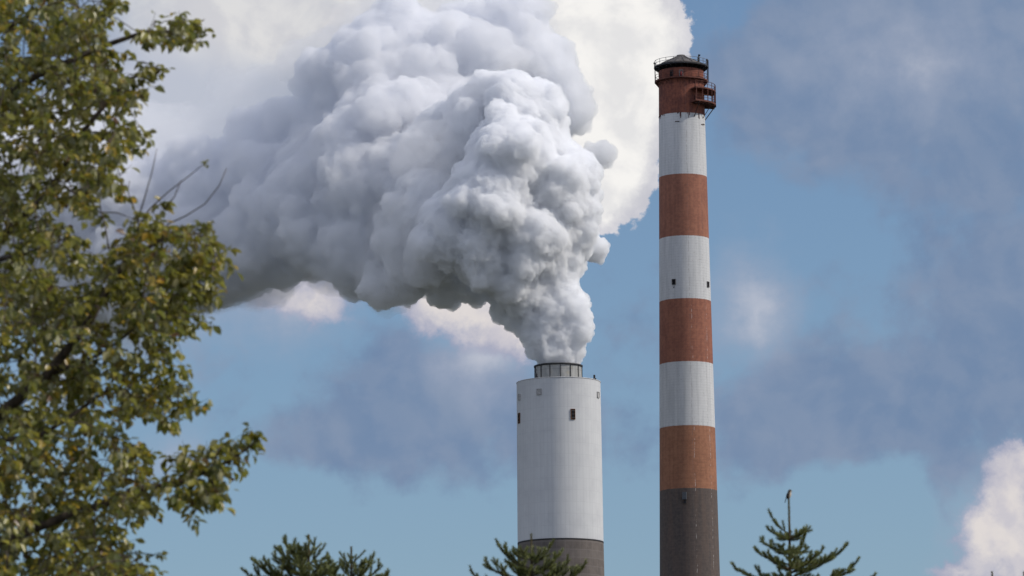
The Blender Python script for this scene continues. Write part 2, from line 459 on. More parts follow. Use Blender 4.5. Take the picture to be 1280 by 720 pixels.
# drips of the red paint at the top band, hairline cracks down the shaft
def crack(offset, wander, width, zlo=None, zhi=None):
    nn = t.noise(t.comb(0, t.math('MULTIPLY', z, .35), offset), 1.0, 5, .6)
    d = t.math('ABSOLUTE', t.math('SUBTRACT', t.math('ADD', a, t.math('MULTIPLY', t.math('SUBTRACT', nn, .5), wander)), offset))
    f = t.smooth(d, 0, width, 1, 0)
    br = t.smooth(t.noise(t.comb(0, z, offset), 1.4, 3), .38, .55)
    return t.math('MULTIPLY', f, br)
# arctan2(x,y) on the camera side (y<0): angle = pi - t, with t measured to the right
def A(tdeg): return math.radians(180 - tdeg) * 4.8
isw = t.math('MAXIMUM', t.math('MAXIMUM', 0, 0), 0)
ck = t.math('MAXIMUM', crack(A(8), .55, .07), crack(A(45), .4, .06))
c = t.mix(t.math('MULTIPLY', ck, .55), c, (.16, .13, .13))
# efflorescence: white runs in the lower bands
ef = t.math('MAXIMUM', crack(A(12), .7, .10), crack(A(51), .5, .12))
efz = t.math('MULTIPLY', t.smooth(t.noise(t.comb(a, t.math('MULTIPLY', z, .8), 3), 1.2, 3), .45, .6), t.smooth(z, z_b[3], z_b[3] - 1))
c = t.mix(t.math('MULTIPLY', t.math('MULTIPLY', ef, efz), .5), c, (.6, .58, .57))
hcl = lines(t, z, .55, .05); vcl = lines(t, a, 2.2, .06)
c = t.mix(t.math('MULTIPLY', t.math('MAXIMUM', hcl, vcl), .16), c, (.08, .07, .07))
principled(t, out, c, .85, .2, bump(t, t.math('ADD', cell, t.math('MULTIPLY', hcl, .5)), .5, .06))
M_band = m
b = MB(); prof = []
for py in (84, 141, 217, 295, 373, 452, 532, 611, 720): prof.append((crad(py), RZ(py)))
prof.append((crad(720) + 4.0, 0)); prof[0] = (crad(141) - .12, RZ(84))
b.lathe(prof[::-1], 96); b.build('shaft', M_band, chim, True)
TR = crad(141)
M_rsteel = simple('rusted_dark_steel', (.075, .045, .04), .8, .5, 1.5)
M_red = simple('rust_red_steel', (.15, .055, .04), .8, .5, 1.2)
M_black = simple('sooty_iron', (.03, .03, .034), .7, .4, 1.5)
M_roof = simple('weathered_roofing', (.13, .12, .115), .9, .4, .8)
# dome cap
z0 = RZ(80, 0); gz = zat(852, 84, DY)      # heights at the axis
DR = 28.0 * mp
b = MB(); prof = [(DR * 1.02, gz + .05), (DR * 1.0, gz + .45), (DR * .85, gz + .8), (DR * .62, gz + 1.3), (DR * .4, gz + 1.75), (DR * .24, gz + 2.1), (DR * .2, gz + 2.15), (DR * .19, gz + 2.5), (.02, gz + 2.65)]
b.lathe(prof[::-1], 64); cap = b.build('dome_cap', M_roof, chim, True)
for k in range(16):
    pts = [polar(r * 1.005 + .02, k * 22.5 + 5, z_ + .03) for r, z_ in prof[1:6]]
    b = MB(); b.tube(pts, .05, 5); b.build('seam', M_black, cap)
# cornice ring (upper gallery)
GR = 34.2 * mp
def ring(name, r0, r1, z_, th, material, n=72, a0=0, a1=360):
    b = MB(); b.lathe([(r0, z_), (r1, z_), (r1, z_ + th), (r0, z_ + th), (r0, z_)], n, R_(a0), R_(a1)); return b.build(name, material, chim)
ug = ring('upper_gallery', TR - .2, GR, gz - .25, .3, M_black)
for k in range(28):
    an = k * 360 / 28
    p0, p1 = polar(TR - .15, an, gz - .95), polar(GR - .12, an, gz - .26)
    b = MB(); b.tube([p0, p1], .09, 5); b.build('bracket', M_black, ug)
lz = zat(852, 103.2, DY)
lg = ring('lower_gallery', TR - .2, GR - .1, lz, .28, M_red)
for k in range(24):
    an = k * 15 + 4
    b = MB(); b.tube([polar(TR - .1, an, lz - .9), polar(GR - .25, an, lz - .01)], .08, 5); b.build('bracket', M_red, lg)
def railing(parent, r, zb, h, mats, n=18, a0=0, a1=360, rails=(1.0, .5), rad=.055, jitter=0, seed=1):
    rr = random.Random(seed)
    b = MB(); full = abs(a1 - a0 - 360) < 1e-3
    for k in range(n + (0 if full else 1)):
        an = a0 + (a1 - a0) * k / n
        j = rr.uniform(-jitter, jitter)
        b.tube([polar(r, an, zb), polar(r + j, an + j * 3, zb + h)], rad, 5)
    for q in rails:
        pts = [polar(r + rr.uniform(-jitter, jitter) * .3, a0 + (a1 - a0) * k / 48, zb + h * q) for k in range(49)]
        b.tube(pts, rad * .85, 5, not full)
    return b.build('railing', mats, parent)
M_rail = simple('worn_rail_grey', (.20, .20, .21), .6, .5, 2)
railing(ug, GR - .1, gz + .04, 1.15, M_rail, 20, jitter=.05)
railing(lg, GR - .18, lz + .28, 1.1, M_red, 18, jitter=.04, seed=4)
# ladder cages and stanchions linking the galleries at both sides
for an in (84, 98, -80, -100, 150, 205):
    b = MB(); b.tube([polar(GR - .14, an, lz), polar(GR - .14, an, gz)], .07, 5); b.build('stanchion', M_black, chim)
b = MB()
for an in (89, 94): b.tube([polar(GR + .05, an, lz - .2), polar(GR + .05, an, gz + 1.4)], .045, 5)
for k in range(12):
    z_ = lz + k * .33
    b.tube([polar(GR + .05, 89, z_), polar(GR + .05, 94, z_)], .03, 4)
b.build('ladder', M_black, chim)
# lightning rods, lamps on the gallery
b = MB(); p = polar(GR * .73, 62, gz + .3); b.tube([p, p + Vector((0, 0, 1.0)), p + Vector((0, 0, 1.95))], [.17, .19, .12], 8); b.box(p + Vector((.12, 0, 1.75)), .4, .25, .3)
b.build('beacon', M_black, chim)
for an, h in ((74, 1.35), (83, 1.1), (-86, .95), (92, 1.5)):
    b = MB(); p = polar(GR - .1, an, gz); b.tube([p, p + Vector((0, 0, h))], .08, 6); b.tube([p + Vector((0, 0, h * .6)), p + Vector((0, 0, h * .72)), p + Vector((0, 0, h))], [.1, .22, .16], 8)
    b.build('lamp', M_black, chim)
# small windows in the drum
def aof(px_, r=TR, c=852.3): return math.degrees(math.asin(max(-1, min(1, (px_ - c) * mp / r))))
M_frame = simple('pale_frame', (.35, .36, .38), .7, .2)
M_redbox = simple('red_lamp_housing', (.30, .04, .05), .6, .2)
opening(chim, TR - .02, aof(839.3), RZ(92), 3.4 * mp, 8.6 * mp, M_black, M_glass)
fr = opening(chim, TR - .02, aof(851.2), RZ(92), 4.6 * mp, 8.0 * mp, M_frame, M_slat)
b = MB(); p = polar(TR + .2, aof(851.4), RZ(92.5)); b.tube([p - Vector((0, 0, .4)), p - Vector((0, 0, .2)), p + Vector((0, 0, .3)), p + Vector((0, 0, .42))], [.14, .22, .2, .06], 10); b.build('red_lamp', M_redbox, chim)
opening(chim, TR + .02, aof(869.3), RZ(122), 2.8 * mp, 5.2 * mp, M_black, M_glass)
for k in (120, 180, 240):
    opening(chim, TR - .02, k, RZ(92), 3.4 * mp, 8.6 * mp, M_black, M_glass)
# side balcony
BR = 43.3 * mp
bz1 = zat(880, 117.0, DY); bz0 = zat(880, 133.2, DY)
bal = ring('balcony', TR - .2, BR, bz0, .32, M_red, 30, 22, 112)
up = MB(); up.lathe([(TR - .2, bz1), (BR, bz1), (BR, bz1 + .28), (TR - .2, bz1 + .28), (TR - .2, bz1)], 30, R_(22), R_(112)); up.build('upper_floor', M_red, bal)
railing(bal, BR - .08, bz1 + .28, 1.25, M_red, 7, 22, 112, (1.0, .52), .06)
railing(bal, BR - .08, bz0 + .32, 1.1, M_red, 7, 22, 112, (1.0, .5), .05, seed=7)
for k in range(8):
    an = 24 + k * 86 / 7
    b = MB(); b.tube([polar(BR - .12, an, bz0 + .1), polar(BR - .12, an, bz1 + .1)], .10, 5); b.build('post', M_red, bal)
for an in (30, 62, 84, 104):
    b = MB(); b.tube([polar(BR - .15, an, bz0), polar(TR + .02, an, bz0 - 2.9)], .075, 5); b.build('brace', M_rsteel, bal)
for an in (30, 50, 70, 90, 106):
    b = MB(); b.box(polar((TR + BR) / 2, an, bz0 - .1), .16, BR - TR, .2, R_(an)); b.build('floor_beam', M_rsteel, bal)
# paint drips from the top red band
rr = random.Random(5); M_run = simple('dark_red_run', (.10, .04, .035), .9, .4)
for k in range(46):
    an = rr.uniform(-180, 180); ln = rr.choice((.25, .35, .5, .5, .8, 1.2)) * rr.uniform(.6, 1.2)
    b = MB(); b.box(polar(TR + .03, an, z_b[0] - ln / 2 + .1), rr.uniform(.07, .16), .05, ln, R_(an)); b.build('paint_run', M_run, chim)
for deg, py in ((-14, 152), (66, 153), (58, 154)):
    b = MB(); b.box(polar(TR + .06, deg, RZ(py)), .9, .06, .16, R_(deg)); b.build('iron_strap', M_rsteel, chim)
# vent openings in the second white band, grey box on the base
for px_, py in ((842, 352.3), (884.6, 355.5)):
    r = crad(352); an = aof(px_, r, 856.5)
    opening(chim, r + .03, an, zat(px_, py, DY - r * math.cos(R_(an))), 4.6 * mp, 6.6 * mp, M_slat, M_glass, 0, 'vent')
for an in (140, 220): opening(chim, crad(352) + .03, an, RZ(352), 4.6 * mp, 6.6 * mp, M_slat, M_glass, 0, 'vent')
b = MB()
r = crad(352); b.tube([polar(r + .03, aof(842, r, 856.5), RZ(359)), polar(r + .12, aof(842, r, 856.5), RZ(359.4))], .12, 6)
b.build('drain_pipe', M_black, chim)
r = crad(625); an = aof(855, r, 861)
b = MB(); b.box(polar(r + .25, an, RZ(621)), .85, .6, 1.5, R_(an)); bx_ = b.build('junction_box', simple('grey_box', (.10, .11, .125), .6, .2), chim)
b = MB(); b.box(polar(r + .25, an + 1, RZ(628.5)), .4, .4, .5, R_(an)); b.build('bracket', M_black, bx_)

# ------------------------------------------------------------------ steam plume
DY = 900.0

def steam_mat(name, dens, col, g_):
    m, t, out = mat(name)
    vol = t.new('ShaderNodeVolumePrincipled')
    vol.inputs['Color'].default_value = (*col, 1); vol.inputs['Density'].default_value = dens; vol.inputs['Anisotropy'].default_value = g_
    t.l.new(vol.outputs[0], out.inputs['Volume']); return m
bm = bmesh.new(); bmesh.ops.create_icosphere(bm, subdivisions=3, radius=1); bm.verts.ensure_lookup_table()
ICOV = np.array([v.co[:] for v in bm.verts]); ICOF = np.array([[v.index for v in f.verts] for f in bm.faces]); bm.free()
def steam_body(name, spheres, material, parent, seed, puffs, first_voxel, steps, grow=.93):
    """billows: balls at (photo x, photo y, metres behind the stack, radius in photo px), fused, then swollen by cell and cloud noise"""
    rr = random.Random(seed); V = []; Fc = []; n = 0
    base = Vector((WX, DY, 0))
    for (px_, py, dd, rp) in spheres:
        Y = DY + dd; r = rp * mpp(Y); c = at(px_, py, Y) - base
        balls = [(c, r * grow)]
        if py <= 440:
            for _ in range(puffs if rp > 30 else puffs // 2 + 1):
                d = Vector((rr.gauss(0, 1), rr.gauss(0, 1) - .35, rr.gauss(0, 1))).normalized(); q_ = rr.uniform(.22, .5)
                balls.append((c + d * r * (1.0 - q_ * .66), r * q_))
        for (cc, r_) in balls:
            V.append(ICOV * r_ + np.array(cc[:])); Fc.append(ICOF + n); n += len(ICOV)
    o = obj_from(name, np.concatenate(V), np.concatenate(Fc), material, parent, True)
    def rem(v):
        r2 = o.modifiers.new('r', 'REMESH'); r2.mode = 'VOXEL'; r2.voxel_size = v; r2.use_smooth_shade = True
    rem(first_voxel)
    for i, st in enumerate(steps):
        if st[0] == 'R': rem(st[1]); continue
        tx = bpy.data.textures.new('%s_%d' % (name, i), 'VORONOI' if st[0] == 'V' else 'CLOUDS'); tx.noise_scale = st[1]
        md = o.modifiers.new('d%d' % i, 'DISPLACE'); md.texture = tx; md.texture_coords = 'LOCAL'
        if st[0] == 'V': tx.distance_metric = 'DISTANCE_SQUARED'; md.strength = -st[2]; md.mid_level = .35
        else: tx.noise_depth = st[3]; md.strength = st[2]; md.mid_level = .5
    return o
plume = thing('steam_plume', 'thick billowing steam plume pouring from the white smokestack and drifting left', 'steam plume', (WX, DY, 0))
COLUMN = [(698, 478, 0, 18), (698, 466, 0, 20), (698, 455, 0, 24), (698, 445, 0, 29.5), (698, 436, 0, 32), (697, 424, 0, 35), (695, 412, 0, 39), (691, 398, 0, 42), (690, 380, 0, 43),
    (680, 420, 0, 27), (670, 407, 0, 30), (656, 395, 1, 30), (706, 405, 0, 36), (668, 388, 1, 33), (632, 385, 2, 22), (686, 360, 0, 45), (660, 362, -1, 42), (640, 368, 2, 30), (690, 335, 0, 42), (650, 335, -3, 46),
    (620, 352, 2, 30), (590, 360, 4, 27), (562, 362, 6, 27), (705, 300, 0, 40), (715, 262, 0, 38), (660, 295, -5, 55), (742, 309, 8, 18),
    (724, 235, 0, 34), (690, 240, -4, 52), (688, 200, 0, 46), (705, 210, 2, 36), (668, 158, 1, 50), (640, 127, 1, 42), (672, 138, 2, 42), (612, 125, 3, 34), (700, 225, 0, 52), (590, 150, 5, 44), (560, 170, 7, 46), (535, 200, 7, 48),
    (640, 195, -6, 62), (590, 170, 4, 46), (560, 190, 7, 44), (610, 250, -8, 60), (570, 290, -5, 54), (600, 320, -6, 46), (540, 325, 2, 44), (510, 345, 6, 38), (478, 355, 8, 30), (530, 260, 2, 50), (505, 300, 6, 45)]
BANK = [(610, 70, 24, 50), (645, 58, 28, 44), (680, 85, 28, 40), (700, 112, 28, 36), (716, 140, 26, 30), (560, 60, 24, 52), (745, 192, 22, 21),
    (520, 80, 22, 57), (480, 62, 22, 52), (450, 80, 22, 44), (440, 110, 20, 54), (408, 105, 24, 44), (470, 160, 16, 60), (520, 160, 16, 62), (500, 230, 10, 64), (450, 240, 12, 66), (430, 190, 14, 50), (590, 120, 24, 50),
    (505, 40, 26, 42), (585, 40, 28, 42), (640, 25, 30, 44), (575, 130, 20, 50), 
    (400, 165, 26, 50), (362, 160, 30, 44), (325, 165, 32, 40), (390, 240, 22, 72), (400, 292, 20, 64), (450, 312, 14, 62), (340, 230, 28, 70), (330, 292, 26, 70), (280, 235, 34, 66), (520, 330, 14, 50),
    (285, 305, 32, 76), (240, 240, 38, 66), (235, 315, 36, 80), (180, 265, 42, 84), (170, 335, 42, 80), (110, 265, 48, 95), (100, 345, 48, 80), (20, 280, 54, 110), (-80, 270, 62, 120), (-190, 250, 70, 125), (-310, 230, 78, 130)]
VEIL = [(640, 40, 34, 62), (560, 30, 32, 64), (470, 50, 30, 64), (400, 90, 32, 66), (330, 130, 36, 66), (260, 190, 40, 72), (180, 210, 48, 100), (80, 220, 56, 120), (-40, 220, 64, 140), (-200, 200, 74, 160),
    (250, 320, 36, 92), (330, 320, 30, 66), (420, 320, 22, 60), (420, 220, 20, 90), (510, 150, 20, 90), (150, 340, 46, 95), (40, 330, 56, 110), (-100, 300, 66, 130), (520, 290, -2, 66), (540, 200, -2, 60), (480, 350, 2, 46), (590, 130, 2, 50)]
steam_body('rising_column', COLUMN, steam_mat('dense_steam', 1.5, (.981, .985, .993), .15), plume, 11, 5, .42,
    [('C', 9, 2.4, 1), ('V', 6.5, 1.5), ('C', 3.2, 2.0, 4), ('V', 3.0, 1.0), ('R', .26), ('V', 1.6, .7), ('C', 1.0, 1.15, 4), ('R', .19), ('V', .8, .36), ('C', .4, .26, 2)])
steam_body('drifting_bank', BANK, steam_mat('loose_steam', .55, (.970, .975, .987), .2), plume, 12, 4, .6,
    [('C', 12, 4.0, 1), ('V', 9.5, 3.4), ('C', 4, 2.4, 3), ('V', 4.0, 2.0), ('R', .36), ('V', 2.2, .9), ('C', 1.5, 1.1, 3)])
steam_body('thin_veil', VEIL, steam_mat('thin_steam', .065, (.98, .982, .99), .2), plume, 13, 4, 1.2,
    [('C', 12, 6.0, 2), ('C', 4, 3.0, 3), ('R', .8), ('C', 2, 1.4, 3)], .9)

# ------------------------------------------------------------------ broadleaf tree, 30 m away
TY = 30.0
q = mpp(TY)
rnd = random.Random(2024)
nr = np.random.RandomState(7)
POLY = [(-30, -30), (162, -30), (160, 5), (150, 22), (135, 30), (130, 48), (150, 58), (172, 68), (190, 74), (203, 80), (204, 96), (195, 112), (180, 124), (168, 118), (166, 138), (152, 140),
        (156, 152), (172, 160), (184, 158), (178, 168), (170, 184), (158, 196), (164, 214), (164, 236), (150, 248), (134, 244), (140, 268), (128, 274), (116, 262), (90, 252), (62, 256), (58, 272), (80, 280),
        (98, 290), (100, 306), (112, 314), (108, 330), (100, 338), (96, 360), (118, 366), (124, 352), (118, 330), (122, 312), (146, 302), (152, 286), (168, 270), (170, 246), (180, 244), (190, 258), (206, 262), (212, 276), (232, 276),
        (248, 288), (262, 278), (280, 296), (288, 312), (280, 330), (278, 348), (272, 362), (264, 382), (260, 398), (248, 408), (244, 424), (228, 432), (222, 452), (232, 476), (242, 494), (258, 506), (244, 516), (232, 508), (226, 522), (204, 530),
        (190, 512), (172, 506), (160, 516), (164, 544), (176, 560), (188, 558), (196, 574), (206, 590), (224, 592), (228, 572), (242, 562), (262, 566), (282, 552), (306, 546), (322, 536), (332, 548), (322, 566), (304, 572), (296, 586), (282, 588), (284, 606), (280, 622), (276, 640), (262, 636), (246, 642), (232, 632),
        (216, 622), (196, 616), (192, 638), (176, 654), (152, 660), (160, 674), (180, 684), (200, 692), (200, 712), (190, 720), (188, 760), (-30, 760)]
ARM = [(168, 44), (186, 34), (206, 32), (222, 26), (236, 20), (252, 12), (260, 26), (256, 42), (242, 54), (230, 50), (216, 52), (200, 46), (188, 52), (170, 50)]
HOLES = [(45, 108, 13, 12), (12, 172, 13, 9), (36, 62, 6, 8), (122, 200, 8, 10), (88, 345, 10, 10), (168, 415, 7, 16), (138, 528, 17, 11), (80, 565, 11, 10), (8, 485, 11, 22), (20, 625, 9, 12), (78, 655, 12, 14), (128, 150, 16, 14), (6, 415, 8, 6), (60, 590, 6, 6), (105, 690, 10, 8), (142, 590, 8, 8), (70, 235, 6, 8)]
def inpoly(P_, x, y):
    c_ = False; j = len(P_) - 1
    for i in range(len(P_)):
        xi, yi = P_[i]; xj, yj = P_[j]
        if (yi > y) != (yj > y) and x < (xj - xi) * (y - yi) / (yj - yi) + xi: c_ = not c_
        j = i
    return c_
def crown_here(x, y):
    if inpoly(ARM, x, y): return True
    if not inpoly(POLY, x, y): return False
    for (hx, hy, a_, b_) in HOLES:
        if ((x - hx) / a_) ** 2 + ((y - hy) / b_) ** 2 < 1: return False
    return True
def m_bark(name, c1, c2):
    m, t, out = mat(name)
    o = t.new('ShaderNodeTexCoord').outputs['Object']
    n = t.noise(t.vmath('MULTIPLY', o, (1, 1, .25)), 30, 6, .65)
    principled(t, out, t.mix(t.smooth(n, .35, .65), c1, c2), .85, .2, bump(t, n, .6, .01)); return m
M_bark = m_bark('bark_grey_brown', (.11, .085, .065), (.05, .04, .032))
def m_leaf(name, cols, under, yellow, patch_scale, trans=.35, rough=.42, spec=.5):
    m, t, out = mat(name)
    gi = t.new('ShaderNodeNewGeometry'); rnd_ = gi.outputs['Random Per Island']
    o = t.new('ShaderNodeTexCoord').outputs['Object']
    c = t.mix(t.smooth(rnd_, 0, 1), cols[0], cols[1])
    h2 = t.math('FRACT', t.math('MULTIPLY', rnd_, 37.31))
    h3 = t.math('FRACT', t.math('MULTIPLY', rnd_, 113.7))
    if yellow:
        pn = t.noise(o, patch_scale, 3, .5)
        th = t.math('ADD', h2, t.math('MULTIPLY', t.math('SUBTRACT', pn, .5), 1.5))
        c = t.mix(t.smooth(th, .66, .96), c, (.34, .235, .02))
        c = t.mix(t.smooth(th, 1.05, 1.15), c, (.50, .28, .02))
        c = t.mix(t.smooth(h3, .955, .97), c, (.11, .05, .022))
    cu = t.mix(.7, c, under)
    cc = t.mix(gi.outputs['Backfacing'], c, cu)
    p = t.new('ShaderNodeBsdfPrincipled'); t.put(p.inputs['Base Color'], cc); p.inputs['Roughness'].default_value = rough; p.inputs['Specular IOR Level'].default_value = spec
    tr = t.new('ShaderNodeBsdfTranslucent'); t.put(tr.inputs[0], t.mix(.5, c, (.26, .28, .03)))
    mx = t.new('ShaderNodeMixShader'); mx.inputs[0].default_value = trans
    t.l.new(p.outputs[0], mx.inputs[1]); t.l.new(tr.outputs[0], mx.inputs[2]); t.l.new(mx.outputs[0], out.inputs[0])
    return m
M_leaf = m_leaf('broad_leaf', ((.07, .09, .010), (.34, .31, .05)), (.55, .54, .34), True, 1.6, rough=.34, spec=.6, trans=.38)
troot = at(-520, 360, TY + .6)
tree = thing('broadleaf_tree', 'large leafy tree at the left edge with green and yellowing leaves', 'tree', (troot.x, troot.y, 0))
TB = Vector((troot.x, troot.y, 0))
# twig seeds: (world pos, in view)
seeds = []
while len(seeds) < 1500:
    x, y = rnd.uniform(-30, 335), rnd.uniform(-30, 755)
    if crown_here(x, y):
        dep = rnd.gauss(0, .55)
        x -= 9 if x > 100 else 0
        # outer lobes are thin, inner crown deep
        edge = min(1, max(.25, (330 - x) / 260))
        seeds.append(at(x, y, TY + dep * edge * 1.5 + (.4 if x < 120 else 0)))
nin = len(seeds)
cen = TB + Vector((0, 0, 5.6))
while len(seeds) < nin + 1500:      # the rest of the crown, outside the frame
    d = Vector((rnd.gauss(0, 1), rnd.gauss(0, 1), rnd.gauss(0, 1))).normalized() * (rnd.random() ** .4)
    p = cen + Vector((d.x * 2.9, d.y * 2.9, d.z * 3.6))
    if p.z < 1.9: continue
    dd = p - CAM; d3 = Vector((dd.dot(RX), dd.dot(UX), dd.dot(F)))
    x = 640 + d3.x / d3.z * FPX; y = 360 - d3.y / d3.z * FPX
    if -35 < x and -35 < y < 760: continue
    seeds.append(p)
# limbs from the trunk
limbs = []
def limb(pts, r0, r1):
    pts = [Vector(p) for p in pts]; n = len(pts); out_ = []
    for i in range(n - 1):
        for k in range(6):
            f_ = k / 6; p = pts[i].lerp(pts[i + 1], f_)
            out_.append(p)
    out_.append(pts[-1]); rs = [r0 + (r1 - r0) * i / (len(out_) - 1) for i in range(len(out_))]
    out_ = [p + Vector((mnoise.noise(p * 1.3), mnoise.noise(p * 1.3 + Vector((9, 0, 0))), mnoise.noise(p * 1.3 + Vector((0, 9, 0))))) * .06 for p in out_]
    limbs.append((out_, rs))
limb([TB, TB + Vector((.03, 0, 2)), TB + Vector((-.05, .05, 4.5)), TB + Vector((.05, 0, 6.8)), TB + Vector((0, .1, 8.8))], .17, .02)
def tk(z): return TB + Vector((0, 0, z))
limb([tk(3.0), at(-250, 620, TY + .5), at(-60, 560, TY + .3), at(60, 470, TY + .1), at(118, 400, TY - .1), at(160, 330, TY), at(205, 300, TY), at(262, 292, TY)], .055, .004)
limb([tk(2.4), at(-250, 760, TY + .5), at(-40, 700, TY), at(80, 640, TY), at(170, 612, TY), at(230, 605, TY), at(290, 575, TY), at(325, 548, TY)], .045, .004)
limb([tk(3.9), at(-220, 420, TY + .6), at(-40, 330, TY + .5), at(60, 240, TY + .2), at(110, 160, TY), at(160, 100, TY), at(198, 88, TY)], .045, .004)
limb([tk(4.6), at(-200, 240, TY + .6), at(-40, 150, TY + .5), at(50, 90, TY + .3), at(120, 60, TY + .1), at(175, 42, TY), at(232, 34, TY), at(254, 20, TY)], .04, .003)
limb([tk(4.8), at(-160, 120, TY + .6), at(-20, 40, TY + .5), at(60, 0, TY + .3), at(130, -20, TY + .3)], .04, .006)
limb([at(60, 470, TY + .1), at(130, 440, TY), at(190, 400, TY - .1), at(240, 370, TY - .1)], .014, .004)
limb([at(-60, 560, TY + .3), at(50, 540, TY), at(140, 480, TY), at(200, 500, TY), at(248, 505, TY)], .02, .003)
limb([at(-40, 330, TY + .5), at(30, 320, TY + .2), at(80, 300, TY)], .02, .004)
for ang in range(0, 360, 45):
    if 40 < ang < 120: continue
    a_ = R_(ang); h = 2.4 + (ang % 90) / 45 * .8
    limb([tk(h), tk(h + .8) + Vector((math.cos(a_) * 1.1, math.sin(a_) * 1.1, 0)), tk(h + 1.9) + Vector((math.cos(a_) * 2.2, math.sin(a_) * 2.2, 0))], .05, .01)
    limb([tk(h + 2.2), tk(h + 3.2) + Vector((math.cos(a_ + .4) * .9, math.sin(a_ + .4) * .9, 0)), tk(h + 4.2) + Vector((math.cos(a_ + .4) * 1.6, math.sin(a_ + .4) * 1.6, 0))], .035, .008)
bt = MB()
o_ = Vector((TB.x, TB.y, 0))
bt.tube([p - o_ for p in limbs[0][0]], limbs[0][1], 12); bt.build('trunk', M_bark, tree, True)
for L in limbs[1:]:
    b = MB(); b.tube([p - o_ for p in L[0]], L[1], 8); b.build('limb', M_bark, tree, True)
# twigs: each seed joins the nearest wood already there
nodes = [p for L in limbs for p in L[0][2:]]
NP = np.array([p[:] for p in nodes]); 
sp = np.array([p[:] for p in seeds])
d0 = np.array([np.min(np.sum((NP - s_) ** 2, 1)) for s_ in sp]); order = np.argsort(d0)
buf = np.zeros((len(NP) + len(sp) * 2 + 10, 3)); buf[:len(NP)] = NP; cnt = len(NP)
tw = MB(); LV = []; 
base_leaf = np.array([(0, 0, 0), (-.34, .42, .07), (0, .48, -.03), (.34, .42, .07), (0, 1, -.10), (-.26, .75, .02), (.26, .75, .02)])
leaf_f = np.array([(0, 2, 1), (0, 3, 2), (1, 2, 5), (5, 2, 4), (2, 3, 6), (2, 6, 4)])
def add_leaf(p, dirv, size):
    d = Vector(dirv).normalized()
    side = d.cross(Vector((rnd.gauss(0, .5), rnd.gauss(0, .5), 1))).normalized()
    up_ = side.cross(d)
    Mx = np.array([side[:], d[:], up_[:]])
    LV.append((base_leaf * np.array([1, 1, 1 + rnd.uniform(-.5, 2.5)]) * size) @ Mx + np.array(p[:]))
for idx in order:
    s_ = sp[idx]; dd = np.sum((buf[:cnt] - s_) ** 2, 1); j = int(np.argmin(dd)); pa = Vector(buf[j]); pb = Vector(s_)
    L_ = (pb - pa).length
    mid = pa.lerp(pb, .5) + Vector((0, 0, .12 * L_)) + Vector((rnd.gauss(0, .05), rnd.gauss(0, .05), rnd.gauss(0, .05))) * L_
    tw.tube([pa - o_, mid - o_, pb - o_], [.0045, .0035, .0022], 4, False)
    buf[cnt] = mid[:]; buf[cnt + 1] = pb[:]; cnt += 2
    g_ = (pb - pa).normalized() if L_ > 1e-4 else Vector((1, 0, 0))
    out_d = (g_ + Vector((.35, 0, .0)) + Vector((rnd.gauss(0, .45), rnd.gauss(0, .45), rnd.gauss(0, .35)))).normalized()
    big_ = idx < nin
    tl_ = rnd.uniform(.06, .15)
    tip = pb + out_d * tl_ - Vector((0, 0, .02))
    tw.tube([pb - o_, tip - o_], [.0022, .0012], 3, False)
    nl = rnd.randint(9, 14) if big_ else rnd.randint(5, 8)
    for k in range(nl):
        f_ = rnd.random()
        p = pb.lerp(tip, f_) if rnd.random() < .75 else mid.lerp(pb, f_)
        dv = Vector((rnd.gauss(0, 1) + .15, rnd.gauss(0, 1), rnd.gauss(-.75, .6)))
        st = p + dv.normalized() * rnd.uniform(.008, .03)
        add_leaf(st - o_, dv, rnd.uniform(.04, .078) * (1 if big_ else 1.25))
tw.build('twigs', M_bark, tree)
LV = np.array(LV); nlf = len(LV)
obj_from('foliage', LV.reshape(-1, 3), (leaf_f[None] + (np.arange(nlf) * 7)[:, None, None]).reshape(-1, 3), M_leaf, tree)
# bare shoots that rise clear of the crown
M_shoot = m_bark('bare_shoot_bark', (.13, .10, .095), (.09, .07, .065))
for pts, tuft in (([(196, 300), (210, 280), (232, 270), (256, 255), (274, 232), (283, 210)], 0), ([(170, 290), (186, 262), (210, 240), (236, 220), (256, 204)], 1),
                  ([(172, 275), (180, 250), (190, 215), (196, 186)], 0), ([(136, 312), (132, 285), (126, 262), (124, 244)], 0), ([(175, 285), (168, 262), (160, 240), (162, 226)], 0), ([(205, 262), (218, 246), (226, 226)], 0)):
    b = MB(); P3 = [at(x, y, TY + .1) - o_ for x, y in pts]
    b.tube(P3, [.006 - .0035 * i / (len(P3) - 1) for i in range(len(P3))], 6); b.build('bare_shoot', M_shoot, tree, True)
    if tuft:
        LV = []
        for k in range(9): add_leaf(P3[-1] + Vector((rnd.gauss(0, .01), rnd.gauss(0, .01), rnd.gauss(0, .01))), (rnd.gauss(0, 1), rnd.gauss(0, 1), rnd.gauss(.3, .8)), .028)
        LV = np.array(LV); obj_from('leaf_tuft', LV.reshape(-1, 3), (leaf_f[None] + (np.arange(len(LV)) * 7)[:, None, None]).reshape(-1, 3), M_leaf, tree)

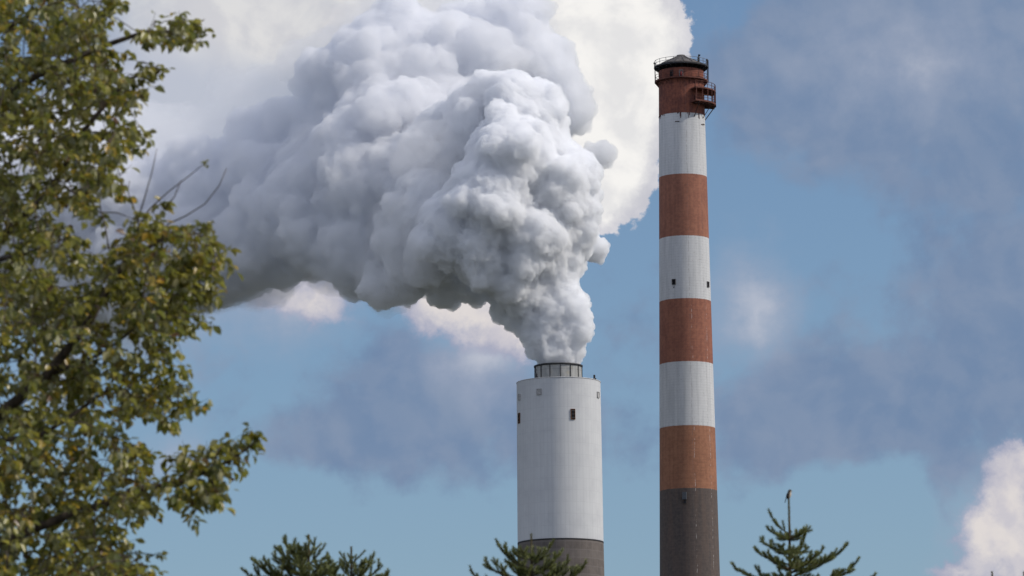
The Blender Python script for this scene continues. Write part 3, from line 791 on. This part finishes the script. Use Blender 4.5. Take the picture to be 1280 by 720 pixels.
# ------------------------------------------------------------------ spruces, 50 m away
M_needle = m_leaf('spruce_needle', ((.10, .13, .038), (.21, .22, .065)), (.14, .16, .07), False, 1, trans=.2, rough=.5, spec=.35)
M_sbark = m_bark('spruce_bark', (.12, .085, .05), (.07, .05, .035))
def spruce(label, lead, Y, shoots, seed, reach=1.0, dens=1.0):
    """lead: photo position of the leader's tip; shoots: photo positions of the branch tips that stand against the sky,
    (x, y, trunk attach y, depth offset m)"""
    rs = random.Random(seed)
    qq = mpp(Y)
    tip = at(lead[0], lead[1], Y); root = thing('spruce_tree', label, 'tree', (tip.x, tip.y, 0), 'spruce trees along the bottom of the view')
    o_ = Vector((tip.x, tip.y, 0)); H = tip.z
    wood = MB(); NV = []
    def needles(pts, length_n, per_m, spread=1.0):
        for i in range(len(pts) - 1):
            a_, b_ = pts[i], pts[i + 1]; L_ = (b_ - a_).length; d = (b_ - a_).normalized()
            u = d.cross(Vector((.3, .2, 1))).normalized(); v = d.cross(u)
            for k in range(max(1, int(L_ * per_m))):
                p = a_.lerp(b_, rs.random()); th = rs.uniform(0, 2 * math.pi)
                rad = u * math.cos(th) + v * math.sin(th)
                rad = (rad + Vector((0, 0, .25))).normalized()
                nd = (d * rs.uniform(.35, .9) + rad * spread).normalized() * length_n * rs.uniform(.75, 1.15)
                w_ = d.cross(nd).normalized() * length_n * .06 if rs.random() < .5 else nd.cross(rad + d * .3).normalized() * length_n * .06
                NV.append((tuple(p + w_), tuple(p - w_), tuple(p + nd)))
    def shoot(p, d, L_, up_=.25, n=4):
        pts = [p]; dd = Vector(d).normalized()
        for i in range(n):
            dd = (dd + Vector((rs.gauss(0, .07), rs.gauss(0, .07), up_ / n + rs.gauss(0, .04)))).normalized(); pts.append(pts[-1] + dd * L_ / n)
        return pts
    def branch(a_, b_, fine):
        """a bough from trunk point a_ to tip b_, dipping a little then rising, with side shoots"""
        L_ = (b_ - a_).length; hor = Vector((b_.x - a_.x, b_.y - a_.y, 0)).normalized() if (b_ - a_).xy.length > .01 else Vector((1, 0, 0))
        c1 = a_.lerp(b_, .35) + hor * L_ * .10 - Vector((0, 0, L_ * .04)); c2 = a_.lerp(b_, .75) + hor * L_ * .07 - Vector((0, 0, L_ * .16))
        pts = []
        N_ = max(6, int(L_ / .07))
        for i in range(N_ + 1):
            t_ = i / N_; pts.append(a_ * (1 - t_) ** 3 + c1 * 3 * t_ * (1 - t_) ** 2 + c2 * 3 * t_ ** 2 * (1 - t_) + b_ * t_ ** 3)
        wood.tube(pts, [.012 * (L_ + .15) * (1 - i / N_) + .0028 for i in range(N_ + 1)], 5)
        pm = (1500 if fine else 260) * dens; nl = .035 if fine else .045
        needles(pts[max(1, N_ // 6):], nl, pm)
        step = .058 if fine else .16
        nside = int(L_ / step)
        for k in range(nside):
            t_ = (k + .7) / (nside + .6)
            if t_ < .15: continue
            i = min(N_ - 1, int(t_ * N_)); p = pts[i]; d = (pts[i + 1] - pts[i]).normalized()
            sd_ = d.cross(Vector((0, 0, 1))).normalized() * (1 if k % 2 else -1)
            ls = (.085 + .34 * (1 - t_) * min(1, L_)) * rs.uniform(.75, 1.25) * reach
            if rs.random() < .35: sd_ = (sd_ * .5 + Vector((0, 0, rs.choice((.8, -.25))))).normalized()
            sh = shoot(p, d * .75 + sd_ * .75 + Vector((0, 0, .12)), ls, .3)
            wood.tube(sh, [.003, .003, .0026, .0022, .0018], 3, False); needles(sh, nl, pm)
            if ls > .16:
                for s2 in (-1, 1):
                    pp = sh[2]; d2 = (sh[3] - sh[2]).normalized(); sh2 = shoot(pp, d2 * .8 + d2.cross(Vector((0, 0, 1))).normalized() * s2 * .7, ls * .45, .3, 3)
                    wood.tube(sh2, [.0026, .0024, .002, .0016], 3, False); needles(sh2, nl, pm)
    # trunk
    tr = MB(); tp = [Vector((rs.gauss(0, .008) * (1 if z_ < H - .1 else 0), 0, z_)) for z_ in np.linspace(0, H, 24)]
    tp[-1] = Vector((0, 0, H)); tr.tube(tp, [.085 * (1 - z_.z / H) ** .9 + .0065 for z_ in tp], 8); tr.build('trunk', M_sbark, root, True)
    needles([Vector((0, 0, H - .45)), Vector((0, 0, H - .2)), Vector((0, 0, H - .01))], .03, 2200 * dens, 1.2)
    for (x, y, ay, dep) in shoots:
        b_ = at(x, y, Y + dep) - o_; za = at(lead[0], ay, Y).z
        branch(Vector((0, 0, za)), b_, True)
    # whorls down the whole tree
    z_ = H - .42; k = 0
    while z_ > .5:
        frac = H - z_; R1 = min(.12 + frac * .42, .5 + frac * .24) * reach
        fine = frac < 1.7
        nb = 5 if fine else 7
        off = rs.uniform(0, 360)
        for j in range(nb):
            an = R_(off + j * 360 / nb + rs.uniform(-15, 15)); rr_ = R1 * rs.uniform(.75, 1.08)
            if shoots and frac < 1.5 and abs(math.cos(an)) > .8: rr_ *= .55    # side boughs here are the ones given above
            rise = (.30 * rr_ if frac < 1.2 else .1 * rr_ - .05 * frac * rr_ * .3)
            branch(Vector((0, 0, z_)), Vector((math.cos(an) * rr_, math.sin(an) * rr_, z_ + rise + rs.uniform(-.03, .05))), fine)
        z_ -= .15 if fine else .36; k += 1
    wood.build('boughs', M_sbark, root)
    NVa = np.array(NV).reshape(-1, 3); obj_from('needles', NVa, np.arange(len(NVa)).reshape(-1, 3), M_needle, root)
    return root, tip
spruce('spruce with a bird perched on its bare top, right of the red and white chimney', (986, 624), 50.0,
       [(958, 658, 674, 0), (1013, 658, 672, -.05), (963, 641, 668, .1), (1008, 662, 700, -.1), (942, 684, 706, 0), (1060, 678, 716, 0), (1040, 690, 722, -.2), (1074, 697, 742, .1), (914, 703, 732, 0), (1030, 684, 708, .2), (955, 690, 712, -.2), (1095, 717, 760, 0), (900, 724, 760, .1), (950, 672, 690, .2), (1020, 690, 716, -.3)], 3, .8, 1.1)
spruce('spruce top rising in front of the white smokestack', (664, 667), 48.0,
       [(620, 674, 716, 0), (630, 682, 712, .1), (688, 680, 708, -.1), (642, 690, 700, 0), (733, 703, 742, 0), (712, 700, 728, -.1), (588, 713, 745, .1), (605, 700, 728, -.2), (700, 690, 716, .1), (650, 684, 698, -.2), (676, 686, 704, -.25)], 5)
spruce('bushy spruce top nearest the leafy tree, its twin tips the tallest of the left group', (386, 668), 46.0,
       [(355, 671, 712, 0), (381, 680, 700, -.1), (394, 672, 696, .08), (318, 698, 738, 0), (413, 696, 724, .1), (340, 692, 722, -.1), (370, 690, 712, .1), (402, 700, 722, -.2), (330, 708, 742, .2), (348, 684, 716, .1), (362, 680, 706, .2), (400, 686, 706, -.1), (425, 706, 734, .1), (376, 684, 704, .1), (410, 708, 732, -.2), (306, 712, 748, .1)], 8, 1.15)
spruce('smaller spruce top between the bushy spruce and the white smokestack', (439, 683), 49.0,
       [(467, 693, 728, 0), (487, 713, 748, 0), (424, 702, 722, .1), (452, 700, 722, -.1), (445, 694, 712, -.1), (430, 692, 712, .1), (460, 706, 730, .1), (476, 704, 734, -.1), (415, 712, 738, 0)], 12, 1.15)
spruce('spruce with only its tip showing at the bottom edge, right of the bird', (1240, 714), 52.0, [], 21)
spruce('spruce tip in the bottom right corner of the view', (1280, 714), 55.0, [], 22)

# ------------------------------------------------------------------ bird on the leader
bq = mpp(50.0)
tipb = at(986, 624.5, 50.0)
M_bb = simple('bird_brown', (.09, .08, .07), .8, .3, 60); M_bw = simple('bird_cream', (.55, .48, .40), .8, .15, 60); M_bk = simple('bird_dark', (.03, .028, .025), .6, .2, 60)
bird = bpy.data.meshes.new('bird'); bm = bmesh.new()
def ell(bm, c, r, rot, seg=16):
    M = Matrix.Translation(c) @ Matrix.Rotation(rot, 4, 'Y') @ Matrix.Diagonal((*r, 1))
    bmesh.ops.create_uvsphere(bm, u_segments=seg, v_segments=10, radius=1, matrix=M)
# body axis leans: tail down-left, head up-right
ell(bm, Vector((0, 0, .045)), (.026, .025, .042), R_(18)); ell(bm, Vector((.013, 0, .088)), (.019, .018, .018), 0); ell(bm, Vector((.007, 0, .072)), (.02, .019, .02), R_(15))
bm.to_mesh(bird); bm.free()
bo = bpy.data.objects.new('bird', bird); COL.objects.link(bo); bo.location = tipb; bo['label'] = 'small pale breasted bird perched on the tip of the right spruce'; bo['category'] = 'bird'
r2 = bo.modifiers.new('r', 'REMESH'); r2.mode = 'VOXEL'; r2.voxel_size = .0035; r2.use_smooth_shade = True
m, t, out = mat('bird_plumage')
o = t.new('ShaderNodeTexCoord').outputs['Object']; x, y, z = t.sep(o)
side = t.math('ADD', t.math('SUBTRACT', x, t.math('MULTIPLY', z, .3)), t.math('MULTIPLY', t.math('SUBTRACT', t.noise(o, 90, 3), .5), .012))
c = t.mix(t.smooth(side, -.012, .002), (.075, .06, .05), (.55, .47, .38)); c = t.mix(t.smooth(z, .088, .096), c, (.08, .065, .05))
principled(t, out, c, .85, .1); bird.materials.append(m)
for s_ in (-1, 1):
    b = MB(); b.add([(.004, s_ * .02, .078), (-.02, s_ * .026, .06), (-.034, s_ * .014, .005), (-.022, s_ * .024, .03), (-.008, s_ * .0275, .055), (-.03, s_ * .008, .0)], [(0, 1, 4), (1, 3, 4), (1, 2, 3), (1, 5, 2), (0, 4, 3), (0, 3, 1)]); b.build('wing', M_bk, bo)
    b = MB(); b.tube([(.003, s_ * .008, .012), (.004, s_ * .007, .0)], .0018, 5); b.build('leg', M_bk, bo)
    b = MB(); b.tube([(.024, s_ * .0125, .093), (.025, s_ * .0165, .093)], .0028, 8); b.build('eye', M_bk, bo)
b = MB(); b.box((-.026, 0, -.006), .008, .016, .05); b.v = [Vector((v.x - (.0 if v.z > -.006 else .014), v.y, v.z)) for v in b.v]; b.build('tail', M_bk, bo)
b = MB(); b.tube([(.029, 0, .088), (.043, 0, .086)], [.004, .0008], 6); b.build('beak', M_bk, bo)
